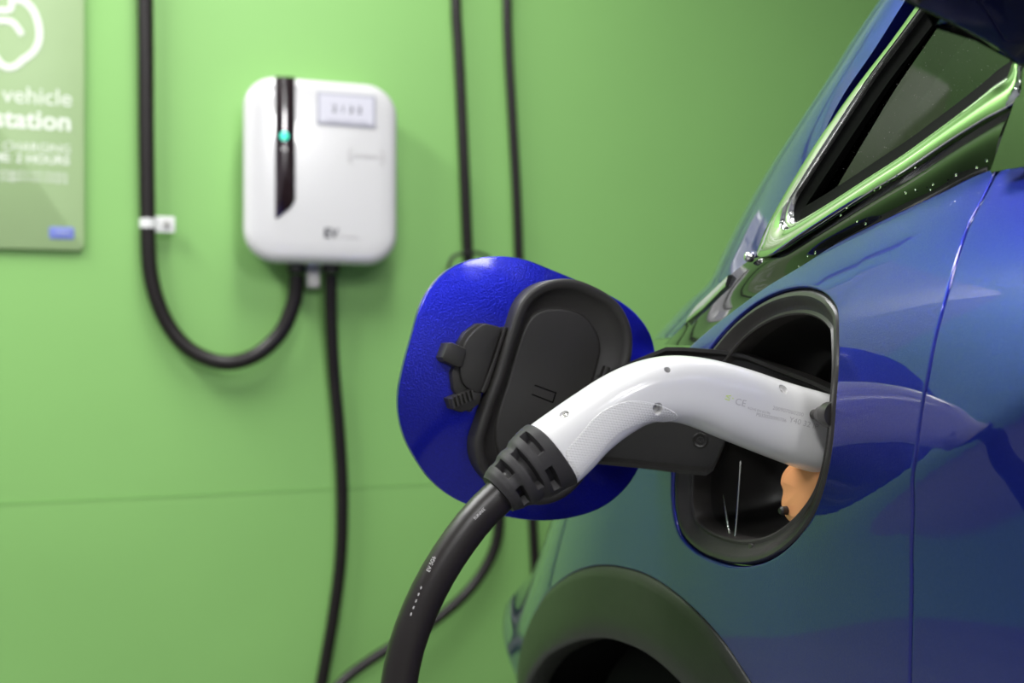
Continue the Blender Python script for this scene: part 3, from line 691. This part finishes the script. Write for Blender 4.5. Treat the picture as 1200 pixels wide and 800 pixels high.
def flp(pts, h0, h1, name, m, par, r=.001, n=None):
    q = [onflap(*p) for p in pts]
    if n: q = cr(q, n, True)
    return prism(q, lambda a, b, h: W(SF-h-(.0100 if par is liner else .005), a, b), h0, h1, r).build(name, m, par)
# U shaped groove frame on the lid
for seg_ in ([(621, 450.5), (645.5, 459.5)], [(617.5, 461), (642, 470.5)], [(645.5, 458.5), (641.5, 471)]):
    (x0, y0), (x1, y1) = seg_; dx, dy = x1-x0, y1-y0; L = math.hypot(dx, dy); ox, oy = -dy/L*.55, dx/L*.55
    flp([(x0+ox, y0+oy), (x1+ox, y1+oy), (x1-ox, y1-oy), (x0-ox, y0-oy)], .0006, .0018, 'lid_mark', M_void, liner, .0002)
flp([(700, 428), (706, 430), (701, 448), (694, 446)], -.001, .006, 'liner_clip', M_liner, liner)
# latch on the left of the liner
flp([(549, 384), (556, 379), (566, 379), (584, 384), (583, 392), (571, 428), (560, 461), (548, 480), (536, 470), (528, 455), (526, 436), (534, 420), (534, 402), (541, 390)], -.012, .003, 'latch_base', M_liner, flap, .001)
flp([(556, 383), (566, 380), (582, 385), (579, 396), (567, 432), (558, 458), (546, 456), (537, 447), (534, 430), (536, 414), (542, 398)], .002, .007, 'latch_disc', M_liner, flap, .0012, 50)
flp([(584, 383), (588, 384), (566, 452), (561, 460), (557, 458), (572, 420)], .0, .009, 'latch_rail', M_liner, flap, .0008)
flp([(518, 402), (524, 401), (540, 408), (540, 415), (536, 429), (530, 430), (514, 423), (512, 418)], -.008, .010, 'latch_tab', M_liner, flap, .0022)
flp([(520, 466), (546, 455), (560, 460), (557, 472), (549, 478), (536, 482), (524, 478)], -.006, .006, 'latch_comb', M_liner, flap, .001)
for k in range(6):
    x = 522+k*4.6; y = 466-k*1.9
    flp([(x, y), (x+2.2, y-1), (x+5.2, y+10), (x+3, y+11)], .004, .0105, 'comb_tooth', M_rubber, flap, .0005)
dome(W(SF-.006, *onflap(547, 478)), Vector((-U[0], -U[1], 0)), .0026, .004, M_rubber, 'latch_pin', flap)
dome(W(SF-.0025, *onflap(564, 381)), Vector((-U[0], -U[1], 0)), .0008, .0008, M_void, 'latch_rivet', flap)

# hinge arm: a curved plate from the liner into the port
path = cr([(.150, .075), (.128, .045), (.112, .012), (.088, -.022), (.050, -.045), (.0, -.052), (-.05, -.058)], 40)  # (s, n)
def px_z(s, n, py): x, y, _ = W(s, n, 0); return (400-py)/F*y
mb = MB(); Lf = []
for i, (s, n) in enumerate(path):
    x, y, _ = W(s, n, 0); px = 600+F*x/y
    zt = px_z(s, n, float(np.interp(px, [640, 700, 780, 800, 850, 880, 955, 1000], [470, 440, 406.5, 406.5, 410, 415, 442, 462])))
    zl = px_z(s, n, float(np.interp(px, [640, 700, 740, 800, 832, 842, 862, 1000], [545, 542, 546, 553, 556, 548, 500, 500])))
    j = min(len(path)-1, i+1); k = max(0, i-1); tx, ty = path[j][0]-path[k][0], path[j][1]-path[k][1]; q = math.hypot(tx, ty); nx, ny = -ty/q, tx/q
    if nx > 0: nx, ny = -nx, -ny                      # towards the camera side
    th = .0035
    Lf.append([W(s+nx*a, n+ny*a, z) for a, z in ((-th, zt-.001), (-th, zl+.001), (th, zl+.001), (th+.006, zl), (th+.007, zl+.003), (th, zl+.006), (th, zt-.006), (th+.006, zt-.003), (th+.006, zt), (-th+.001, zt))])
mb.loft(Lf, True, True, True); arm = mb.build('hinge_arm', M_black, K, sharp=30)
s_, n_ = path[19]
def arm_pt(px, py):
    d = ray(px, py); best = None
    for s, n in cr(path, 200):
        x, y, _ = W(s, n, 0); e = abs(x/y-d[0])
        if best is None or e < best[0]: best = (e, s, n)
    _, s, n = best; return s, n, px_z(s, n, py)
s_, n_, z_ = arm_pt(820, 515)
c0 = Vector(W(s_, n_, z_)); vd = (Vector((0, 0, HZ))-c0); vd.z = 0; vd.normalize(); e1 = vd.cross(Vector((0, 0, 1))); e2 = Vector((0, 0, 1)); c0 += vd*.002
MB().loft([[tuple(c0+vd*h+r*(math.cos(t)*e1+math.sin(t)*e2)) for t in (k*math.pi/14 for k in range(28))] for r, h in ((.0062, 0), (.0062, .003), (.0054, .0036), (.0042, .003), (.0042, .0015), (.0026, .0015), (.0024, .003), (.0014, .003), (.0013, .0016))], True, True, True).build('hinge_screw', M_black, arm)

# mirror above the window
def mirror():
    sM = -.25
    rim_px = [(1200, 80), (1170, 60), (1130, 38), (1090, 18), (1055, 0)]
    r0 = [onplane_s(*p, sM) for p in rim_px]          # (n, z)
    out = cr([(-.012, .20), (-.010, .16)]+r0+[(.13, .190), (.18, .212), (.215, .245), (.225, .28), (.21, .32), (.16, .337), (.09, .335), (.03, .315), (-.002, .27)], 120, True)
    if area(out) < 0: out = out[::-1]
    def L(s, d, up=0): return [W(s, a, b+up) for a, b in ins(out, d)]
    mb = MB(); mb.loft([L(sM-.079, .016, .018), L(sM-.085, .013, .018), L(sM-.087, .010, .018), L(sM-.084, .007, .018), L(sM-.074, .005, .016), L(sM-.04, .002, .008), L(sM-.006, 0), L(sM, 0.0005), L(sM+.004, .004), L(sM+.018, .022), L(sM+.028, .042)], True, False, True)
    h = mb.build('mirror_housing', M_gloss, K, sharp=60)
    panel('mirror_cap', ins(out, .040), [], lambda a, b, off=0: W(sM+.0265+off, a, b), .01, M_paint, h, addflange=True, flange=.01, r=.004)
    panel('mirror_glass', ins(out, .0155), [], lambda a, b, off=0: W(sM-.080-off, a, b+.018), .02, M_mirror, h, addflange=False)
    MB().loft([[W(lerp(-.285, -.28, t)+x, lerp(-.06, .0, t), lerp(.165, .20, t)+y) for x, y in rrect(.028, .014, .01, 4)] for t in np.linspace(0, 1, 8)], True, True, True).build('mirror_arm', M_gloss, K)
M_mirror = mat('mirror_glass', (.30, .30, .32), .02, 1, noise=(10, .01))
mirror()
# door upper trim (right edge)
tl = [(s, G(s, z)-.001, z) for s, z in [hG(*p) for p in ((1184, 124), (1192, 88), (1200, 70))]]
def loft_sz(rows, name, m):
    MB().loft([[W(*p) for p in r] for r in rows], False).build(name, m, K)
b0 = hS(1172, 197)
def gz(s, z): return (s, G(s, z)+.001, z)
ds = np.linspace(0, 1, 8)
s1, z1 = hG(1189, 118)
loft_sz([[gz(lerp(b0[0], s1, t)-.003-k, lerp(b0[1]-.004, z1, t)) for t in ds] for k in (0, .002)]+[[(lambda p: (p[0], p[1]+.004, p[2]))(gz(lerp(b0[0], s1, t)-.006-k, lerp(b0[1]-.004, z1, t)-k*.02)) for t in ds] for k in (0, .05, .12, .3)], 'door_top_trim', M_gloss)
panel('door_window', [(s1-.012, z1+.004), (-.62, .135), (-.62, .42), (-.30, .42)], [], GM(.0), .02, M_glass, K, addflange=False)
MB().loft([[W(lerp(s1, -.30, t)+k, G(lerp(s1, -.30, t), lerp(z1, .45, t))+o, lerp(z1, .45, t)) for t in np.linspace(0, 1, 12)] for k, o in ((.012, -.004), (.010, .003), (-.010, .003), (-.014, -.004))], False).build('door_frame_post', M_gloss, K)

# ---------------------------------------------------------------- connector
con = empty('charging_connector', W(AX, .0, z0)); tag(con, 'white charging connector with dark boot and thick black cable, plugged into the blue car', 'charging connector')
HP = [((1030, 478), (1010, 568)), ((1000, 470), (975, 559)), ((967, 461), (943, 551)), ((918, 447), (893, 532.5)), ((870, 431), (845, 513.5)), ((825, 419.5), (809, 499)), ((785, 416.5), (783, 494)), ((748, 424), (757, 496)), ((712, 440), (733, 508.5)), ((675, 463.5), (708, 528)), ((645, 484), (688, 550)), ((624, 499), (671, 566))]
def hv(p): n, z = onplane_s(*p, AX); return (n, z)
sec = [(*hv(t), *hv(b)) for t, b in HP]
secs = cr(sec, 150)
def sp(x, e): return math.copysign(abs(x)**e, x)
def section(T, Bm, depth, e=.8, seg=64, grow=0):
    T, Bm = np.array(T), np.array(Bm); c = (T+Bm)/2; v = (T-Bm)/2; L = np.linalg.norm(v); v = v*(1+grow/L)
    out = []
    for k in range(seg):
        a = 2*math.pi*k/seg
        q = c+v*sp(math.sin(a), e); out.append(W(AX-(depth+grow)*sp(math.cos(a), e), q[0], q[1]))
    return out
mb = MB(); nS = len(secs)
mb.loft([section(x[:2], x[2:], lerp(.027, .0205, i/(nS-1))) for i, x in enumerate(secs)], True, True, True)
handle = mb.build('handle', M_white, con, sharp=50)
fixn(handle)
bvh = BVHTree.FromPolygons([Vector(v) for v in mb.v], mb.f)
CAM = Vector((0, 0, HZ))
def onh(px, py, off=0.0):
    d = Vector(ray(px, py)).normalized(); loc, nr, ix, ds_ = bvh.ray_cast(CAM, d)
    if loc is None: loc, nr, ix, ds_ = bvh.find_nearest(CAM+d*.75)
    if nr.dot(d) > 0: nr = -nr
    return loc+nr*off, nr
# holes through the shell
def drill(px, py, r, depth):
    p, nr = onh(px, py); a = nr.orthogonal().normalized(); b = nr.cross(a)
    cut = MB().loft([[tuple(p+nr*h+r*(math.cos(t)*a+math.sin(t)*b)) for t in (2*math.pi*k/28 for k in range(28))] for h in (.004, -depth)], True, True, True).build('cutter', M_black); fixn(cut)
    md = handle.modifiers.new('cut', 'BOOLEAN'); md.object = cut; md.operation = 'DIFFERENCE'; md.solver = 'EXACT'; return cut
HOLES = [(782, 433, .0022, .012), (770, 479, .0042, .0045), (918, 455.5, .0036, .0035), (661, 485, .0032, .002)]
cuts = [drill(*h) for h in HOLES]
bpy.context.view_layer.update()
nm = bpy.data.meshes.new_from_object(handle.evaluated_get(bpy.context.evaluated_depsgraph_get()))
handle.modifiers.clear(); handle.data = nm; nm.name = 'handle'
nm.materials.clear(); nm.materials.append(M_white); nm.polygons.foreach_set('material_index', [0]*len(nm.polygons))
nm.polygons.foreach_set('use_smooth', [True]*len(nm.polygons)); nm.set_sharp_from_angle(angle=math.radians(30))
for c in cuts: bpy.data.objects.remove(c)
for (px, py, dp_, m_, nm_, r_) in ((782, 433, .011, M_void, 'screw', .0021), (770, 479, .0043, M_steel, 'screw', .0020), (918, 455.5, .0034, M_steel, 'screw', .0018), (661, 485, .0019, M_steel, 'screw', .0026)):
    p, nr = onh(px, py, -dp_); o = dome(p, nr, r_, .0009, m_, nm_, con)
# grip inlay
GP = [(794, 488), (781, 478.5), (760, 472), (738, 470.5), (716, 477), (698, 489), (684, 505), (668, 524), (664, 531), (672, 560), (680, 556), (697, 537), (718, 513), (738, 500), (762, 493), (780, 493)]
grip = panel('grip_inlay', cr(GP, 90, True), [[(770+6.2*math.cos(t), 479+7.2*math.sin(t)) for t in np.linspace(0, 2*math.pi, 24, endpoint=False)]], lambda a, b, off=0: tuple(onh(a, b, .0005+off)[0]), 3, M_grip, con, r=.0004, rp=.8, flange=.0012, cust=False)
# printed text
def line_map(x0, y0, x1, y1, off=.0002):
    dx, dy = x1-x0, y1-y0
    return lambda x, y: tuple(onh(x0+x*dx+y*dy, y0+x*dy-y*dx, off)[0])
text('printed_mark', 'CE', line_map(861, 473.5, 873, 476.5), M_text, con)
text('printed_mark', '\u2264\u00b7', line_map(849, 468, 858, 471), M_textg, con)
text('printed_text', 'ROHS EN 62196', line_map(876, 479, 902, 485.5), M_text, con)
text('printed_text', 'P032020090706', line_map(886, 487, 921, 494.5), M_text, con)
text('printed_text', '200907060200', line_map(905, 479.5, 941, 488), M_text, con)
text('printed_text', 'Y40 32 IP', line_map(924, 494, 958, 503), M_text, con)
# boot
BP = [((624, 499), (671, 566)), ((619, 501), (662, 568)), ((608, 510), (648, 577)), ((594, 526), (632, 584)), ((583, 540), (617, 591)), ((573, 554), (604, 595)), ((569, 560), (599, 598))]
bs = cr([(*hv(t), *hv(b)) for t, b in BP], 120)
def slot(t, a):
    """depth of the strain relief slots at position t along the boot and angle a (deg, 0 = towards the camera, 90 = top)"""
    best = 0
    for tc, ac, aw in ((.26, 50, 27), (.29, -24, 24), (.26, 130, 27), (.29, 205, 24), (.51, 18, 46), (.51, 140, 40), (.51, 222, 30), (.76, 54, 26), (.78, -24, 26), (.76, 130, 26), (.78, 205, 26)):
        da = abs((a-ac+180) % 360-180); q = (1-sst(.048, .062, abs(t-tc)))*(1-sst(aw-5, aw, da)); best = max(best, q)
    return best
loops = []
nb = len(bs)
for i, x in enumerate(bs):
    t = i/(nb-1); T, Bm = np.array(x[:2]), np.array(x[2:]); c = (T+Bm)/2; v = (T-Bm)/2; L = np.linalg.norm(v); dep = lerp(.0215, .0150, t); ring = []
    e = lerp(.85, 1, min(1, t*3))
    rip = .0009*(1-sst(0, .10, abs(((t-.385) % .25)-.125)))*-1*sst(.3, .4, t)+.0006
    for k in range(144):
        a = 2*math.pi*k/144; g = .0006+rip-.0062*slot(t, math.degrees(a) % 360)
        if t < .02: g -= .002*(1-t/.02)
        q = c+v*(1+g/L)*sp(math.sin(a), e); ring.append(W(AX-(dep+g)*sp(math.cos(a), e), q[0], q[1]))
    loops.append(ring)
mb = MB(); mb.loft(loops, True, True, True); mb.build('cable_boot', M_boot, con, sharp=40)
# cable
CP = [(600, 566), (588, 578), (574, 591), (558, 608), (540, 631), (521, 659), (505, 687), (491, 717), (479, 749), (471, 780), (466, 812), (462, 860), (462, 930), (466, 1020)]
cpn = [(*hv(p), 0.0) for p in CP]
cpn += [(cpn[-1][0]+.01, -.60, 0.0), (cpn[-1][0]+.05, -.80, .05), (cpn[-1][0]+.16, -.905, .18), (cpn[-1][0]+.40, -.918, .45), (cpn[-1][0]+.8, -.918, .9)]
cc = cr(cpn, 160)
MB().tube([W(AX+d, n, z) for n, z, d in cc], .0112, 24).build('charging_cable', M_cable, con)
print('handle/cable done')
for (s0_, x0, y0, x1, y1) in (('SUNREE EV', 553, 614, 566, 599), ('EV 5G6', 502, 674, 509, 655), ('\u00b7 \u00b7 \u00b7 \u00b7 \u00b7', 478, 735, 492, 692)):
    cb = None
bvh = BVHTree.FromPolygons(*(lambda m: ([Vector(v) for v in m.v], m.f))(MB().tube([W(AX+d, n, z) for n, z, d in cc], .0112, 24)))
text('cable_print', 'SUNREE', line_map(557, 609, 569, 597, .00015), M_text, con)
text('cable_print', 'EV 5G6', line_map(503.5, 670, 511, 653, .00015), M_text, con)
text('cable_print', '- - - - -', line_map(484, 722, 497, 688, .00015), M_text, con)

# water drops on the trim
rnd = random.Random(5)
for (x, y) in ((992, 243), (1000, 236), (1024, 222), (1031, 219), (1040, 212), (1051, 205), (1072, 196), (985, 252), (1014, 262), (1004, 259), (1061, 226), (1072, 222), (1093, 216), (1120, 205), (1144, 196), (1156, 188), (1090, 222), (946, 300), (936, 312), (955, 296)):
    h_ = hit(x, y, lambda a, b: G(a, b)+.003); pz = Vector(W(*h_[:3]))
    dome(pz, bn, .0005+.0006*rnd.random(), .0005, M_drop, 'water_drop', K, 10)
